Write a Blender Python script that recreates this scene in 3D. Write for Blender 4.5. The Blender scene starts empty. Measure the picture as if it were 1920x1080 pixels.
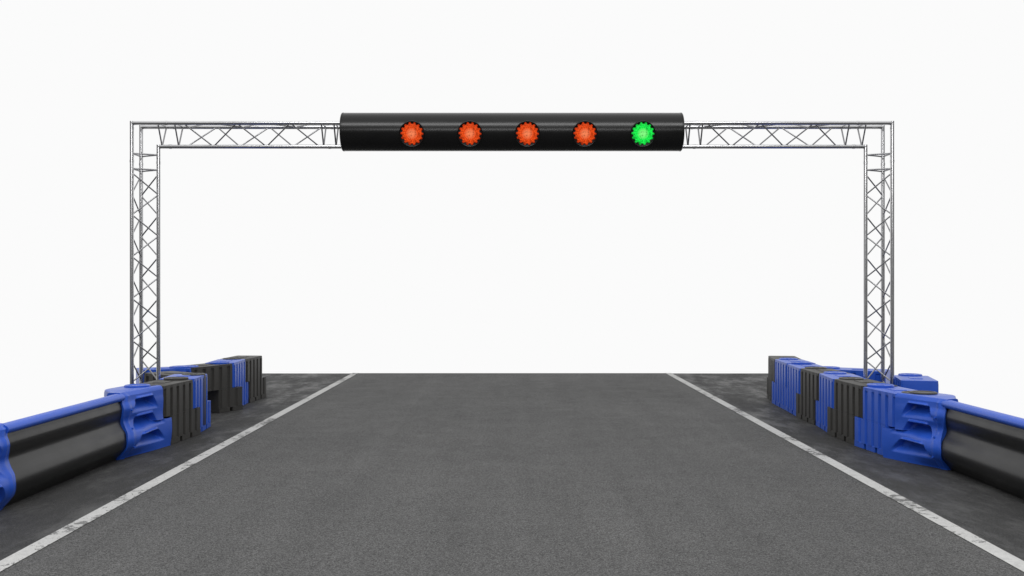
import bpy, math, random
from mathutils import Vector, Matrix
random.seed(7)
S = bpy.context.scene
COL = S.collection
PI = math.pi

# ------------------------------------------------------------------ helpers
class MB:
    def __init__(self): self.v=[]; self.f=[]; self.m=[]
    def add(self, vs, fs, mi=0):
        b=len(self.v); self.v+= [tuple(p) for p in vs]
        for f in fs: self.f.append([b+i for i in f]); self.m.append(mi)
    def loft(self, rings, mi=0, cap0=True, cap1=True):
        n=len(rings[0]); vs=[p for r in rings for p in r]; fs=[]
        for k in range(len(rings)-1):
            for i in range(n):
                j=(i+1)%n
                fs.append([k*n+i,k*n+j,(k+1)*n+j,(k+1)*n+i])
        if cap0: fs.append(list(range(n))[::-1])
        if cap1: fs.append([(len(rings)-1)*n+i for i in range(n)])
        self.add(vs,fs,mi)
    def tube(self,p0,p1,r,n=14,mi=0,r1=None):
        p0=Vector(p0);p1=Vector(p1);d=(p1-p0).normalized()
        a=d.orthogonal().normalized();b=d.cross(a)
        if r1 is None:r1=r
        R=[]
        for p,q in((p0,r),(p1,r1)):
            R.append([p+a*q*math.cos(2*PI*i/n)+b*q*math.sin(2*PI*i/n) for i in range(n)])
        self.loft(R,mi)
    def box(self,x0,x1,y0,y1,z0,z1,c=.004,mi=0):
        def ring(z,o):
            return [(x0+o,y0+c+o,z),(x0+c+o,y0+o,z),(x1-c-o,y0+o,z),(x1-o,y0+c+o,z),(x1-o,y1-c-o,z),(x1-c-o,y1-o,z),(x0+c+o,y1-o,z),(x0+o,y1-c-o,z)]
        self.loft([ring(z0,c),ring(z0+c,0),ring(z1-c,0),ring(z1,c)],mi)
    def revolve(self,prof,n=40,axis_fn=None,mi=0,cap0=True,cap1=True):
        R=[]
        for r,h in prof:
            ring=[]
            for i in range(n):
                a=2*PI*i/n
                p=(r*math.cos(a),r*math.sin(a),h)
                ring.append(axis_fn(p) if axis_fn else p)
            R.append(ring)
        self.loft(R,mi,cap0,cap1)
    def mesh(self,name,mats,ang=35,smooth=True):
        me=bpy.data.meshes.new(name); me.from_pydata(self.v,[],self.f)
        for m in (mats if isinstance(mats,(list,tuple)) else [mats]): me.materials.append(m)
        me.polygons.foreach_set('material_index',self.m)
        import bmesh
        bm=bmesh.new(); bm.from_mesh(me); bmesh.ops.recalc_face_normals(bm,faces=bm.faces); bm.to_mesh(me); bm.free()
        if smooth:
            me.polygons.foreach_set('use_smooth',[True]*len(me.polygons))
            me.set_sharp_from_angle(angle=math.radians(ang))
        me.update(); return me
    def build(self,name,mats,parent=None,ang=35,smooth=True):
        o=bpy.data.objects.new(name,self.mesh(name,mats,ang,smooth)); COL.objects.link(o)
        if parent: o.parent=parent
        return o

def empty(name,loc=(0,0,0),rz=0,parent=None):
    o=bpy.data.objects.new(name,None); COL.objects.link(o); o.location=loc; o.rotation_euler=(0,0,rz)
    o.empty_display_size=.2
    if parent:o.parent=parent
    return o
def tag(o,label=None,cat=None,group=None,kind=None):
    if label:o['label']=label
    if cat:o['category']=cat
    if group:o['group']=group
    if kind:o['kind']=kind

# ------------------------------------------------------------------ materials
def mat(name):
    m=bpy.data.materials.new(name); m.use_nodes=True
    nt=m.node_tree; b=nt.nodes['Principled BSDF']
    return m,nt,b
def noise(nt,coord,scale,detail=4,rough=.6):
    n=nt.nodes.new('ShaderNodeTexNoise'); n.inputs['Scale'].default_value=scale
    n.inputs['Detail'].default_value=detail; n.inputs['Roughness'].default_value=rough
    nt.links.new(coord,n.inputs['Vector']); return n.outputs['Fac']
def ramp(nt,fac,stops):
    r=nt.nodes.new('ShaderNodeValToRGB'); e=r.color_ramp.elements
    while len(e)<len(stops): e.new(.5)
    for i,(p,c) in enumerate(stops):
        e[i].position=p; e[i].color=(c if len(c)==4 else (*c,1)) if isinstance(c,tuple) else (c,c,c,1)
    nt.links.new(fac,r.inputs['Fac']); return r.outputs['Color']
def mixc(nt,fac,a,b,mode='MIX'):
    m=nt.nodes.new('ShaderNodeMix'); m.data_type='RGBA'; m.blend_type=mode
    for s,v in ((m.inputs[0],fac),(m.inputs[6],a),(m.inputs[7],b)):
        if hasattr(v,'is_linked'): nt.links.new(v,s)
        elif isinstance(v,tuple): s.default_value=(*v,1) if len(v)==3 else v
        else: s.default_value=v
    return m.outputs[2]
def mth(nt,op,a,b,c=None):
    n=nt.nodes.new('ShaderNodeMath'); n.operation=op
    for i,v in enumerate((a,b,c)):
        if v is None: continue
        if hasattr(v,'is_linked'): nt.links.new(v,n.inputs[i])
        else: n.inputs[i].default_value=v
    return n.outputs[0]
def bump(nt,b,h,strength,dist):
    n=nt.nodes.new('ShaderNodeBump'); n.inputs['Strength'].default_value=strength; n.inputs['Distance'].default_value=dist
    nt.links.new(h,n.inputs['Height']); nt.links.new(n.outputs['Normal'],b.inputs['Normal'])
def objc(nt): return nt.nodes.new('ShaderNodeTexCoord').outputs['Object']

def plastic(name,c0,c1,rough,dust=.12,bmp=.1):
    m,nt,b=mat(name); co=objc(nt)
    n1=noise(nt,co,5,5); n2=noise(nt,co,60,3)
    base=ramp(nt,n1,[(.3,c0),(.7,c1)])
    dn=ramp(nt,n2,[(.55,0.0),(.8,1.0)])
    col=mixc(nt,mth(nt,'MULTIPLY',dn,dust),base,(.25,.25,.26))
    nt.links.new(col,b.inputs['Base Color'])
    nt.links.new(ramp(nt,n1,[(.3,rough-.04),(.7,rough+.06)]),b.inputs['Roughness'])
    b.inputs['Specular IOR Level'].default_value=.35
    if bmp: bump(nt,b,n2,bmp,.002)
    return m
M_blue=plastic('blue_plastic',(.016,.078,.46),(.022,.095,.54),.36,.04,.05)
M_black=plastic('black_plastic',(.028,.027,.025),(.038,.036,.033),.5,.08)
M_panel=plastic('panel_black',(.010,.010,.010),(.014,.014,.014),.33,.03,.03)
M_cap=plastic('cap_dark',(.035,.034,.032),(.045,.043,.04),.5,.06)

def alu(name,c0,c1,r):
    m,nt,b=mat(name); co=objc(nt)
    n1=noise(nt,co,6,3)
    nt.links.new(ramp(nt,n1,[(.3,c0),(.7,c1)]),b.inputs['Base Color'])
    b.inputs['Metallic'].default_value=1.0; b.inputs['Roughness'].default_value=r
    return m
M_alu=alu('aluminium',(.60,.60,.61),(.70,.70,.71),.22)
M_brace=alu('brace_aluminium',(.28,.28,.29),(.36,.36,.37),.28)

def housing_mat():
    m,nt,b=mat('housing_black'); co=objc(nt)
    n1=noise(nt,co,3,4)
    nt.links.new(ramp(nt,n1,[(.3,(.005,.005,.005)),(.7,(.007,.007,.007))]),b.inputs['Base Color'])
    nt.links.new(ramp(nt,n1,[(.3,.22),(.7,.27)]),b.inputs['Roughness'])
    b.inputs['Specular IOR Level'].default_value=.38
    return m
M_house=housing_mat()
M_rim,nt,b=mat('rim_black'); b.inputs['Base Color'].default_value=(.004,.004,.004,1); b.inputs['Roughness'].default_value=.35; b.inputs['Specular IOR Level'].default_value=.3

def lamp_mats(name,deep,bright,hot):
    m,nt,b=mat(name+'_lens'); co=objc(nt)
    v=nt.nodes.new('ShaderNodeTexVoronoi'); v.inputs['Scale'].default_value=75; nt.links.new(co,v.inputs['Vector'])
    n1=noise(nt,co,42,3,.6)
    c=ramp(nt,n1,[(.38,tuple(x*.3 for x in deep)),(.54,deep)])
    c=mixc(nt,ramp(nt,v.outputs['Distance'],[(.2,.3),(.6,.8)]),bright,c)
    ln=nt.nodes.new('ShaderNodeVectorMath'); ln.operation='LENGTH'; nt.links.new(co,ln.inputs[0])
    sc=mth(nt,'MULTIPLY',ln.outputs['Value'],10)
    c=mixc(nt,ramp(nt,sc,[(.3,.8),(.65,0.0)]),c,hot)
    b.inputs['Base Color'].default_value=(*[x*.1 for x in deep],1)
    b.inputs['Roughness'].default_value=.5; b.inputs['Specular IOR Level'].default_value=.1
    nt.links.new(c,b.inputs['Emission Color']); b.inputs['Emission Strength'].default_value=1.0
    m2,nt,b=mat(name+'_led'); co=objc(nt)
    ln=nt.nodes.new('ShaderNodeVectorMath'); ln.operation='LENGTH'; nt.links.new(co,ln.inputs[0])
    sc=mth(nt,'MULTIPLY',ln.outputs['Value'],10)
    c=ramp(nt,sc,[(.3,hot),(.62,bright),(.86,bright),(1.08,deep)])
    nn=noise(nt,co,40,3); dim=ramp(nt,mth(nt,'MULTIPLY_ADD',sc,-.14,nn),[(.31,.75),(.39,0.0)])
    c=mixc(nt,dim,c,tuple(x*.3 for x in deep))
    b.inputs['Base Color'].default_value=(*[x*.2 for x in deep],1); b.inputs['Roughness'].default_value=.5
    b.inputs['Specular IOR Level'].default_value=.1
    nt.links.new(c,b.inputs['Emission Color']); b.inputs['Emission Strength'].default_value=1.0
    return m,m2
RED=lamp_mats('red',(.50,.035,.004),(.86,.085,.010),(.92,.26,.11))
GRN=lamp_mats('green',(.008,.55,.05),(.012,1.0,.09),(.28,.95,.26))

def asphalt(name,lo,hi,spec,scuff):
    m,nt,b=mat(name); co=objc(nt)
    big=noise(nt,co,.5,5,.55); mid=noise(nt,co,3,7,.75); fine=noise(nt,co,110,3,.75); gr=noise(nt,co,330,2,.6)
    c=ramp(nt,big,[(.3,lo),(.7,hi)])
    c=mixc(nt,.35,c,ramp(nt,mid,[(.3,.36),(.7,.64)]),'OVERLAY')
    c=mixc(nt,1.0,c,ramp(nt,fine,[(.35,.16),(.65,.84)]),'OVERLAY')
    c=mixc(nt,.9,c,ramp(nt,gr,[(.35,.2),(.65,.8)]),'OVERLAY')
    sp=nt.nodes.new('ShaderNodeTexVoronoi'); sp.inputs['Scale'].default_value=80; nt.links.new(co,sp.inputs['Vector'])
    c=mixc(nt,ramp(nt,sp.outputs['Distance'],[(.1,.5),(.25,0.0)]),c,(.21,.21,.20))
    mp=nt.nodes.new('ShaderNodeMapping'); mp.inputs['Scale'].default_value=(2.2,.16,1); nt.links.new(co,mp.inputs['Vector'])
    st=noise(nt,mp.outputs['Vector'],1.6,6,.65)
    c=mixc(nt,.4,c,ramp(nt,st,[(.3,.38),(.7,.62)]),'OVERLAY')
    if scuff:
        mp2=nt.nodes.new('ShaderNodeMapping'); mp2.inputs['Scale'].default_value=(1.8,.7,1); mp2.inputs['Rotation'].default_value=(0,0,.3); nt.links.new(co,mp2.inputs['Vector'])
        s1=noise(nt,mp2.outputs['Vector'],1.5,9,.75)
        c=mixc(nt,mth(nt,'MULTIPLY',ramp(nt,s1,[(.48,0.0),(.68,1.0)]),.6),c,(.12,.12,.118))
        nt.links.new(ramp(nt,s1,[(.4,.8),(.6,.5)]),b.inputs['Roughness'])
    else:
        nt.links.new(ramp(nt,mid,[(.35,.62),(.65,.9)]),b.inputs['Roughness'])
    nt.links.new(c,b.inputs['Base Color'])
    b.inputs['Specular IOR Level'].default_value=spec
    bump(nt,b,mth(nt,'ADD',fine,gr),.6,.004)
    return m
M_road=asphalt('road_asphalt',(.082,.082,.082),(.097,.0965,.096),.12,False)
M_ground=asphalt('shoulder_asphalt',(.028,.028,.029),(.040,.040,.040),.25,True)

def paint():
    m,nt,b=mat('worn_white_paint'); co=objc(nt)
    n1=noise(nt,co,14,6,.78); n2=noise(nt,co,110,3,.7); n3=noise(nt,co,1.1,3,.5)
    c=ramp(nt,n1,[(.3,(.40,.40,.395)),(.6,(.53,.53,.52))])
    a=mth(nt,'MULTIPLY_ADD',n3,.8,n1)
    ve=nt.nodes.new('ShaderNodeTexVoronoi'); ve.feature='DISTANCE_TO_EDGE'; ve.inputs['Scale'].default_value=13; nt.links.new(co,ve.inputs['Vector'])
    cr=mth(nt,'MULTIPLY',ramp(nt,ve.outputs['Distance'],[(.01,1.0),(.045,0.0)]),ramp(nt,a,[(.91,0.0),(.98,.75)]))
    chip=ramp(nt,a,[(.99,0.0),(1.05,.8)])
    w2=ramp(nt,n2,[(.58,0.0),(.7,.6)])
    c=mixc(nt,w2,c,(.18,.18,.18)); c=mixc(nt,cr,c,(.08,.08,.08)); c=mixc(nt,chip,c,(.09,.09,.09))
    nt.links.new(c,b.inputs['Base Color']); b.inputs['Roughness'].default_value=.8; b.inputs['Specular IOR Level'].default_value=.1
    bump(nt,b,n2,.3,.002); return m
M_paint=paint()

# ------------------------------------------------------------------ ground
FAR=16.33
def sheet(name,x0,x1,y0,y1,z,m):
    g=MB(); g.add([(x0,y0,z),(x1,y0,z),(x1,y1,z),(x0,y1,z)],[[0,1,2,3]])
    return g.build(name,m,smooth=False)
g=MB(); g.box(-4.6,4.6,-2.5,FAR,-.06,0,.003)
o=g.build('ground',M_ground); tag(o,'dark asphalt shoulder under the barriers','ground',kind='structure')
o=sheet('road',-2.57,2.57,-2.49,FAR-.004,.004,M_road); tag(o,'grey asphalt race track between the white edge lines','road',kind='structure')
o=sheet('road_marking',-2.612,-2.512,-2.48,FAR-.006,.008,M_paint); tag(o,'worn white edge line painted along the left of the track','road marking',kind='structure')
o=sheet('road_marking',2.510,2.610,-2.48,FAR-.006,.008,M_paint); tag(o,'worn white edge line painted along the right of the track','road marking',kind='structure')

# ------------------------------------------------------------------ barrier block
T=.33; BL=.62; BH=.54; SH=.16; SEAM=.262
def outline(x0,x1,inset,amp,nc=5,ns=120,ch=.018):
    h=T/2-inset; a=x0+inset; b_=x1-inset
    def side(sgn):
        out=[]
        for i in range(ns+1):
            x=a+ch+(b_-a-2*ch)*i/ns
            w=math.cos(2*PI*(x+.02)/.124); w=max(-1,min(1,w*4+2.0)); g_=1-(w+1)/2
            e=min(1,min(i,ns-i)/4)
            out.append((x,sgn*(h-amp*g_*e)))
        return out
    s1=side(-1); s2=side(1)[::-1]
    return s1+[(b_,-h+ch),(b_,h-ch)]+s2+[(a,h-ch),(a,-h+ch)]
def block_mesh(name,m,low=SH,recess=False):
    g=MB()
    def lay(x0,x1,levels):
        g.loft([[(x,y,z) for x,y in outline(x0,x1,ins,amp)] for z,ins,amp in levels])
    lay(.003,BL-.003,[(SEAM+.0005,0,.014),(.504,0,.014),(.512,.001,.002),(.536,.002,0),(.539,.004,0),(.54,.007,0)])
    lay(low+.003,BL+SH-.003,[(.048,0,.014),(SEAM-.0005,0,.014)])
    n=2 if recess else 3; fw=(BL+SH-low-.006)/n
    for k in range(n):
        x0=low+.003+k*fw; a=0 if k==0 else .02; b_=0 if k==n-1 else .02
        g.box(x0+a,x0+fw-b_,-T/2+.004,T/2-.004,0,.052,.003)
    zb=.27 if recess else .05
    g.revolve([(.112,zb),(.116,zb+.01),(.116,.52),(.112,.533)],n=32)
    g.box(low+.03,BL-.03,-T/2+.03,T/2-.03,.24,.28,.003)
    g.box(BL*.40,BL*.68,-.055,.055,.538,.545,.002)
    return g.mesh(name,m,30)
ME={'blue':block_mesh('body',M_blue),'black':block_mesh('body',M_black)}
ME_recess=block_mesh('body',M_black,.40,True)
def cap_mesh(m):
    g=MB(); g.revolve([(.112,.530),(.112,.548),(.107,.553),(.088,.553),(.084,.549),(.035,.549),(.032,.553)],n=36)
    return g.mesh('pin_cap',m,30)
CM={'blue':cap_mesh(M_blue),'black':cap_mesh(M_cap)}
proto={}
def block(c,p0,p1,label,cap=None,zs=1.0):
    p0=Vector(p0);p1=Vector(p1);d=p1-p0
    if c not in proto:
        r=bpy.data.objects.new('barrier_block',None); COL.objects.link(r); r.empty_display_size=.2
        b1=bpy.data.objects.new('body',ME[c]); COL.objects.link(b1); b1.parent=r
        c1=bpy.data.objects.new('pin_cap',CM[c]); COL.objects.link(c1); c1.parent=r
        proto[c]=r
    else:
        r=proto[c].copy(); COL.objects.link(r)
        for ch in list(proto[c].children):
            k=ch.copy(); COL.objects.link(k); k.parent=r
    r.location=(p0.x,p0.y,0); r.rotation_euler=(0,0,math.atan2(d.y,d.x)); r.scale=(d.length/BL,1,zs)
    for ch in r.children:
        if ch.name.startswith('pin_cap'): ch.data=CM[cap or c]
    tag(r,label,'barrier block','interlocking plastic barrier blocks beside the track')
    return r
def chain(nodes,side,specs):
    out=[]
    for i,(c,label,cap) in enumerate(specs):
        a=Vector(nodes[i]);b_=Vector(nodes[i+1]);d=(b_-a).normalized()
        n=Vector((d.y,-d.x))*side
        out.append(block(c,a+n*T/2,b_+n*T/2,label,cap,1+.004*((i*7)%4)))
    return out
chain([(-3.06,8.72),(-2.99,9.36),(-3.03,9.92),(-3.52,10.30)],-1,[
 ('black','black ribbed block next to the blue end connector on the left side','black'),
 ('blue','blue ribbed block right of the left gantry leg, bulging nearest the track','black'),
 ('black','black block angled back behind the blue bulging block on the left','black')])
row=chain([(-3.44,10.72),(-3.17,11.34),(-3.2,11.97),(-3.16,12.62)],-1,[
 ('black','black block starting the far left barrier row, above a dark recess','blue'),
 ('blue','narrow blue block between two black blocks in the far left row','blue'),
 ('black','black block at the far end of the left barrier row','black')])
for ch in row[0].children:
    if ch.name.startswith('body'): ch.data=ME_recess
chain([(3.12,8.08),(3.05,8.68),(3.02,9.36),(3.08,10.0),(3.08,10.65),(3.12,11.3),(3.15,11.95),(3.24,12.6)],1,[
 ('blue','blue ribbed block next to the blue end connector on the right side','black'),
 ('black','black ribbed block just beyond the nearest blue block on the right','blue'),
 ('blue','blue block between two black blocks, left of the right gantry leg','black'),
 ('black','black block fourth beyond the guard rail in the right row','blue'),
 ('blue','nearer of the two adjoining blue blocks in the far right row','black'),
 ('blue','farther of the two adjoining blue blocks, beside the last black block','blue'),
 ('black','black block at the far end of the right barrier row','blue')])
block('blue',(-3.52,10.86),(-4.0,10.62),'blue block standing alone behind the left gantry leg','blue',.995)
block('blue',(3.42,10.72),(3.94,10.42),'blue block set crosswise behind the right gantry leg','blue',.995)
block('blue',(3.96,9.90),(3.82,9.32),'blue block just outside the right gantry leg, behind the row','blue',.985)

# ------------------------------------------------------------------ guard rail sections + connectors
def prof(z):
    pts=[(0,-.050),(.04,-.018),(.10,.034),(.16,.054),(.22,.040),(.275,.000),(.32,-.014),(.37,.004),(.41,.016),(.44,.010),(.47,-.006),(.54,-.01)]
    for k in range(len(pts)-1):
        if pts[k][0]<=z<=pts[k+1][0]:
            p0=pts[max(0,k-1)][1];p1=pts[k][1];p2=pts[k+1][1];p3=pts[min(len(pts)-1,k+2)][1]
            t=(z-pts[k][0])/(pts[k+1][0]-pts[k][0])
            return .5*((2*p1)+(-p0+p2)*t+(2*p0-5*p1+4*p2-p3)*t*t+(-p0+3*p1-3*p2+p3)*t**3)
    return pts[-1][1]
def guard(pn,pf,side,label):
    pn=Vector(pn);pf=Vector(pf);d=pf-pn;L=d.length
    r=empty('guard_rail',(pn.x,pn.y,0),math.atan2(d.y,d.x)); s=side
    g=MB(); rings=[]
    zs=[i*.48/80 for i in range(81)]
    for x in (0,L*.5,L):
        rings.append([(x,s*(prof(z)-.002),z+.002) for z in zs]+[(x,-s*.09,.482),(x,-s*.10,.40),(x,-s*.10,.03),(x,-s*.09,.002)])
    g.loft(rings); g.build('panel',M_panel,r,50)
    g=MB(); rings=[]
    rp=[]
    for i in range(28):
        a=2*PI*i/28
        rp.append((-.030+.054*math.cos(a),.508+.034*math.sin(a)))
    for x in (.003,L*.5,L-.003): rings.append([(x,s*u,z) for u,z in rp])
    g.loft(rings); g.build('top_rail',M_blue,r,50)
    tag(r,label,'guard rail','long guard rail sections nearest the camera')
    return r
def smooth(a,b_,x):
    t=max(0,min(1,(x-a)/(b_-a))); return t*t*(3-2*t)
def connector(pn,pf,side,label,flip=False):
    pn=Vector(pn);pf=Vector(pf);d=pf-pn;L=d.length;s=side
    r=empty('end_connector',(pn.x,pn.y,0),math.atan2(d.y,d.x))
    g=MB(); rings=[]; nz=130; ns=80
    for k in range(ns+1):
        t=k/ns; tt=1-t if flip else t
        ring=[]
        for i in range(nz+1):
            z=.515*i/nz
            x=L*t
            wav=.022*math.sin(z/.515*2*PI*2.0+.6)
            x+= wav*(1-smooth(0,.2,tt))
            if not flip and z<.25: x+= (SH-.02)*smooth(.5,1,tt)
            base=(prof(z)+.016)*(1-smooth(.25,.8,tt)*.85)+.002
            base+=.012*math.exp(-((tt-.10)/.04)**2)
            cell=.148; z0=.055
            q=(z-z0)/cell
            rib=0
            if 0<=q<3:
                f=q-int(q)
                pocket=smooth(.05,.72,f)*(1-smooth(.80,.86,f))
                half=.38-.18*f
                win=smooth(.52-half,.52-half+.05,tt)*(1-smooth(.52+half-.05,.52+half,tt))
                rib=-.090*pocket*win + .020*smooth(.82,.9,f)*(1-smooth(.93,1,f))*win
            ring.append((x,s*(base+rib),z+.001))
        x=L*t; bk=-.13-.19*smooth(0,.45,tt)
        top=[(-.006,.535),(-.016,.545),(-.03,.548),(bk+.02,.548),(bk+.006,.542),(bk,.52),(bk,.40),(bk,.03),(bk+.012,.001)]
        rings.append(ring+[(x,s*u,z) for u,z in top])
    g.loft(rings); g.build('body',M_blue,r,28)
    if not flip:
        g=MB(); g.revolve([(.108,.542),(.108,.556),(.102,.562),(.084,.562),(.080,.558),(.03,.558)],n=36)
        c=g.build('pin_cap',M_cap if side>0 else M_blue,r,30); c.location=(L-.13,-s*T/2,0)
    for zz in (.10,.25,.40):
        g=MB(); g.tube((L*.12,s*(prof(zz)+.02),zz),(L*.12,s*(prof(zz)+.04),zz),.008,10)
        g.build('bolt',M_blue,r,30)
    tag(r,label,'barrier connector','moulded blue end connectors')
    return r
guard((-3.19,6.26),(-3.17,8.10),-1,'black guard rail with blue top rail on the left of the track')
connector((-3.17,8.08),(-3.06,8.72),-1,'blue moulded connector joining the left guard rail to the black block')
connector((-3.19,5.66),(-3.19,6.28),-1,'blue connector cut off by the left edge of the picture',flip=True)
guard((3.33,5.75),(3.32,7.66),1,'black guard rail with blue top rail on the right of the track')
connector((3.32,7.62),(3.12,8.10),1,'blue moulded connector joining the right guard rail to the blue block')

# ------------------------------------------------------------------ truss gantry
YF,YB,YM=9.50,9.74,9.62
XO,XI=3.628,3.416; ZO,ZI=2.974,2.766
CR=.0195; BR=.0068
gan=empty('truss_gantry',(0,YM,0)); tag(gan,'silver triangular truss gantry arching over the track','gantry')
def chord(p0,p1,parent):
    g=MB(); g.tube(p0,p1,CR,22); return g.build('chord',M_alu,parent,40)
def bar(a,b_,parent,name='brace',r=BR):
    g=MB(); g.tube(a,b_,r,10); return g.build(name,M_brace,parent,50)
def lattice(path,parent,a0,a1,half,rungs,ends):
    n=max(1,round((a1-a0)/half)); h=(a1-a0)/n
    for k in range(n):
        f0,b0,i0=path(a0+k*h); f1,b1,i1=path(a0+(k+1)*h)
        if k%2==0: bar(f0,i1,parent);bar(i0,b1,parent);bar(b0,f1,parent)
        else: bar(i0,f1,parent);bar(b0,i1,parent);bar(f0,b1,parent)
    for a in rungs:
        f,b_,i=path(a)
        for p,q in ((f,b_),(b_,i),(i,f)): bar(p,q,parent,'rung',BR*1.1)
    for a in ends:
        for p,q in zip(path(a-.012),path(a+.012)):
            g=MB(); g.tube(p,q,CR+.0025,20); g.build('joint_collar',M_alu,parent,40)
for s in (-1,1):
    leg=empty('leg',(s*3.55,0,0),0,gan)
    off=Vector((s*3.55,YM,0))
    def P(x,y,z): return Vector((x,y,z))-off
    zt=ZO+CR*.9
    chord(P(s*XO,YF,.012),P(s*XO,YF,zt),leg); chord(P(s*XO,YB,.012),P(s*XO,YB,zt),leg); chord(P(s*XI,YM,.012),P(s*XI,YM,ZI+CR*.9),leg)
    path=lambda a:(P(s*XO,YF,a),P(s*XO,YB,a),P(s*XI,YM,a))
    lattice(path,leg,.10,2.50,.20,[.06,2.54,2.685],[2.61])
    g=MB(); g.box(-.18,.18,-.2,.2,.0005,.012,.002)
    g.build('base_plate',M_alu,leg)
beam=empty('beam',(0,0,2.9),0,gan)
offb=Vector((0,YM,2.9))
def Q(x,y,z): return Vector((x,y,z))-offb
chord(Q(-XO,YF,ZO),Q(XO,YF,ZO),beam); chord(Q(-XO,YB,ZO),Q(XO,YB,ZO),beam); chord(Q(-XI,YM,ZI),Q(XI,YM,ZI),beam)
pathb=lambda a:(Q(a,YF,ZO),Q(a,YB,ZO),Q(a,YM,ZI))
lattice(pathb,beam,-3.14,-1.86,.26,[-3.38,-3.22,-1.82,-1.70],[-3.30,-1.76])
lattice(pathb,beam,1.86,3.14,.26,[3.38,3.22,1.82,1.70],[3.30,1.76])
# ------------------------------------------------------------------ start light box
HZ,HR,HX=2.907,.184,1.637
box=empty('start_light_box',(0,YM,HZ)); tag(box,'long black round light box with four red lamps and one green lamp','start light')
g=MB()
ax=lambda p:(p[2],p[0],p[1])
g.revolve([(HR-.02,-HX+.006),(HR-.004,-HX),(HR,-HX+.004),(HR,-HX+.02),(HR,0),(HR,HX-.02),(HR,HX-.004),(HR-.004,HX),(HR-.02,HX-.006)],n=96,axis_fn=ax)
g.build('housing',M_house,box,35)
for sx in (-1,1):
    g=MB(); g.revolve([(HR+.0005,sx*(HX-.018)),(HR+.0015,sx*(HX-.017)),(HR+.0015,sx*(HX-.006)),(HR+.0005,sx*(HX-.005))],n=96,axis_fn=ax)
    g.build('end_band',M_rim,box,35)
tilt=math.radians(13)
dirv=Vector((0,-math.cos(tilt),-math.sin(tilt)))
def lamp(x,kind,label):
    r=empty('signal_lamp',(x,dirv.y*.170,dirv.z*.170-.001),0,box)
    r.rotation_mode='QUATERNION'; r.rotation_quaternion=dirv.to_track_quat('Z','Y')
    r['label']=label
    g=MB(); g.revolve([(.114,-.03),(.120,-.02),(.120,.026),(.118,.031),(.1145,.029),(.1125,.014),(.110,.012)],n=64,cap0=False,cap1=True)
    g.build('rim',M_rim,r,40)
    lens,led=kind
    g=MB(); g.revolve([(.092,.0125),(.092,.020),(.086,.024),(.06,.027),(.02,.028)],n=48); g.build('lens',lens,r,50)
    g=MB()
    rings=[(0,1),(.017,6),(.034,12),(.051,18),(.068,24),(.083,28),(.0965,14)]
    for R_,n in rings:
        for k in range(n):
            a=2*PI*k/n+R_*9
            cx,cy=R_*math.cos(a),R_*math.sin(a)
            q=.0068 if R_<.09 else .0125
            z0=.027-(R_*R_)*.4
            if R_>.09: z0=.015
            rr=[]
            for h in range(4):
                th=h/3*1.35
                rr.append([(cx+q*math.cos(th)*math.cos(2*PI*i/8),cy+q*math.cos(th)*math.sin(2*PI*i/8),z0+q*.8*math.sin(th)) for i in range(8)])
            g.loft(rr)
    g.build('led_cluster',led,r,60)
for i,x in enumerate((-.949,-.399,.146,.691)):
    lamp(x,RED,['leftmost red lamp','second red lamp from the left','middle red lamp','red lamp next to the green one'][i])
lamp(1.241,GRN,'green lit lamp at the right end')

# ------------------------------------------------------------------ world and lights
W=bpy.data.worlds.new('World'); S.world=W; W.use_nodes=True
nt=W.node_tree; bg=nt.nodes['Background']
tc=nt.nodes.new('ShaderNodeTexCoord'); sx=nt.nodes.new('ShaderNodeSeparateXYZ'); nt.links.new(tc.outputs['Generated'],sx.inputs[0])
mr=nt.nodes.new('ShaderNodeMapRange'); mr.inputs['From Min'].default_value=-.25; mr.inputs['From Max'].default_value=.35; mr.interpolation_type='SMOOTHSTEP'
nt.links.new(sx.outputs['Y'],mr.inputs['Value'])
mz=nt.nodes.new('ShaderNodeMapRange'); mz.inputs['From Min'].default_value=-1; mz.inputs['From Max'].default_value=1
nt.links.new(sx.outputs['Z'],mz.inputs['Value'])
back=ramp(nt,mz.outputs[0],[(0,.10),(.5,.14),(.62,.28),(.78,.85),(1,.97)])
col=mixc(nt,mr.outputs[0],back,(.965,.965,.965))
nt.links.new(col,bg.inputs['Color']); bg.inputs['Strength'].default_value=1.0
def area(loc,target,sx_,sy_,e):
    l=bpy.data.lights.new('studio_light','AREA'); l.shape='RECTANGLE'; l.size=sx_; l.size_y=sy_; l.energy=e
    o=bpy.data.objects.new('studio_light',l); COL.objects.link(o); o.location=loc
    o.rotation_euler=(Vector(target)-Vector(loc)).to_track_quat('-Z','Y').to_euler()
area((0,2.5,8.5),(0,9,1),9,2.0,400)
area((0,-4,4.5),(0,9,1.2),7,1.2,190)

cam=bpy.data.cameras.new('Camera'); co=bpy.data.objects.new('Camera',cam); COL.objects.link(co)
co.location=(0,0,1.4); co.rotation_euler=(PI/2,0,0); cam.lens=35; cam.sensor_width=36; cam.clip_end=500
S.camera=co
S.view_settings.view_transform='Standard'; S.view_settings.look='None'; S.view_settings.exposure=0
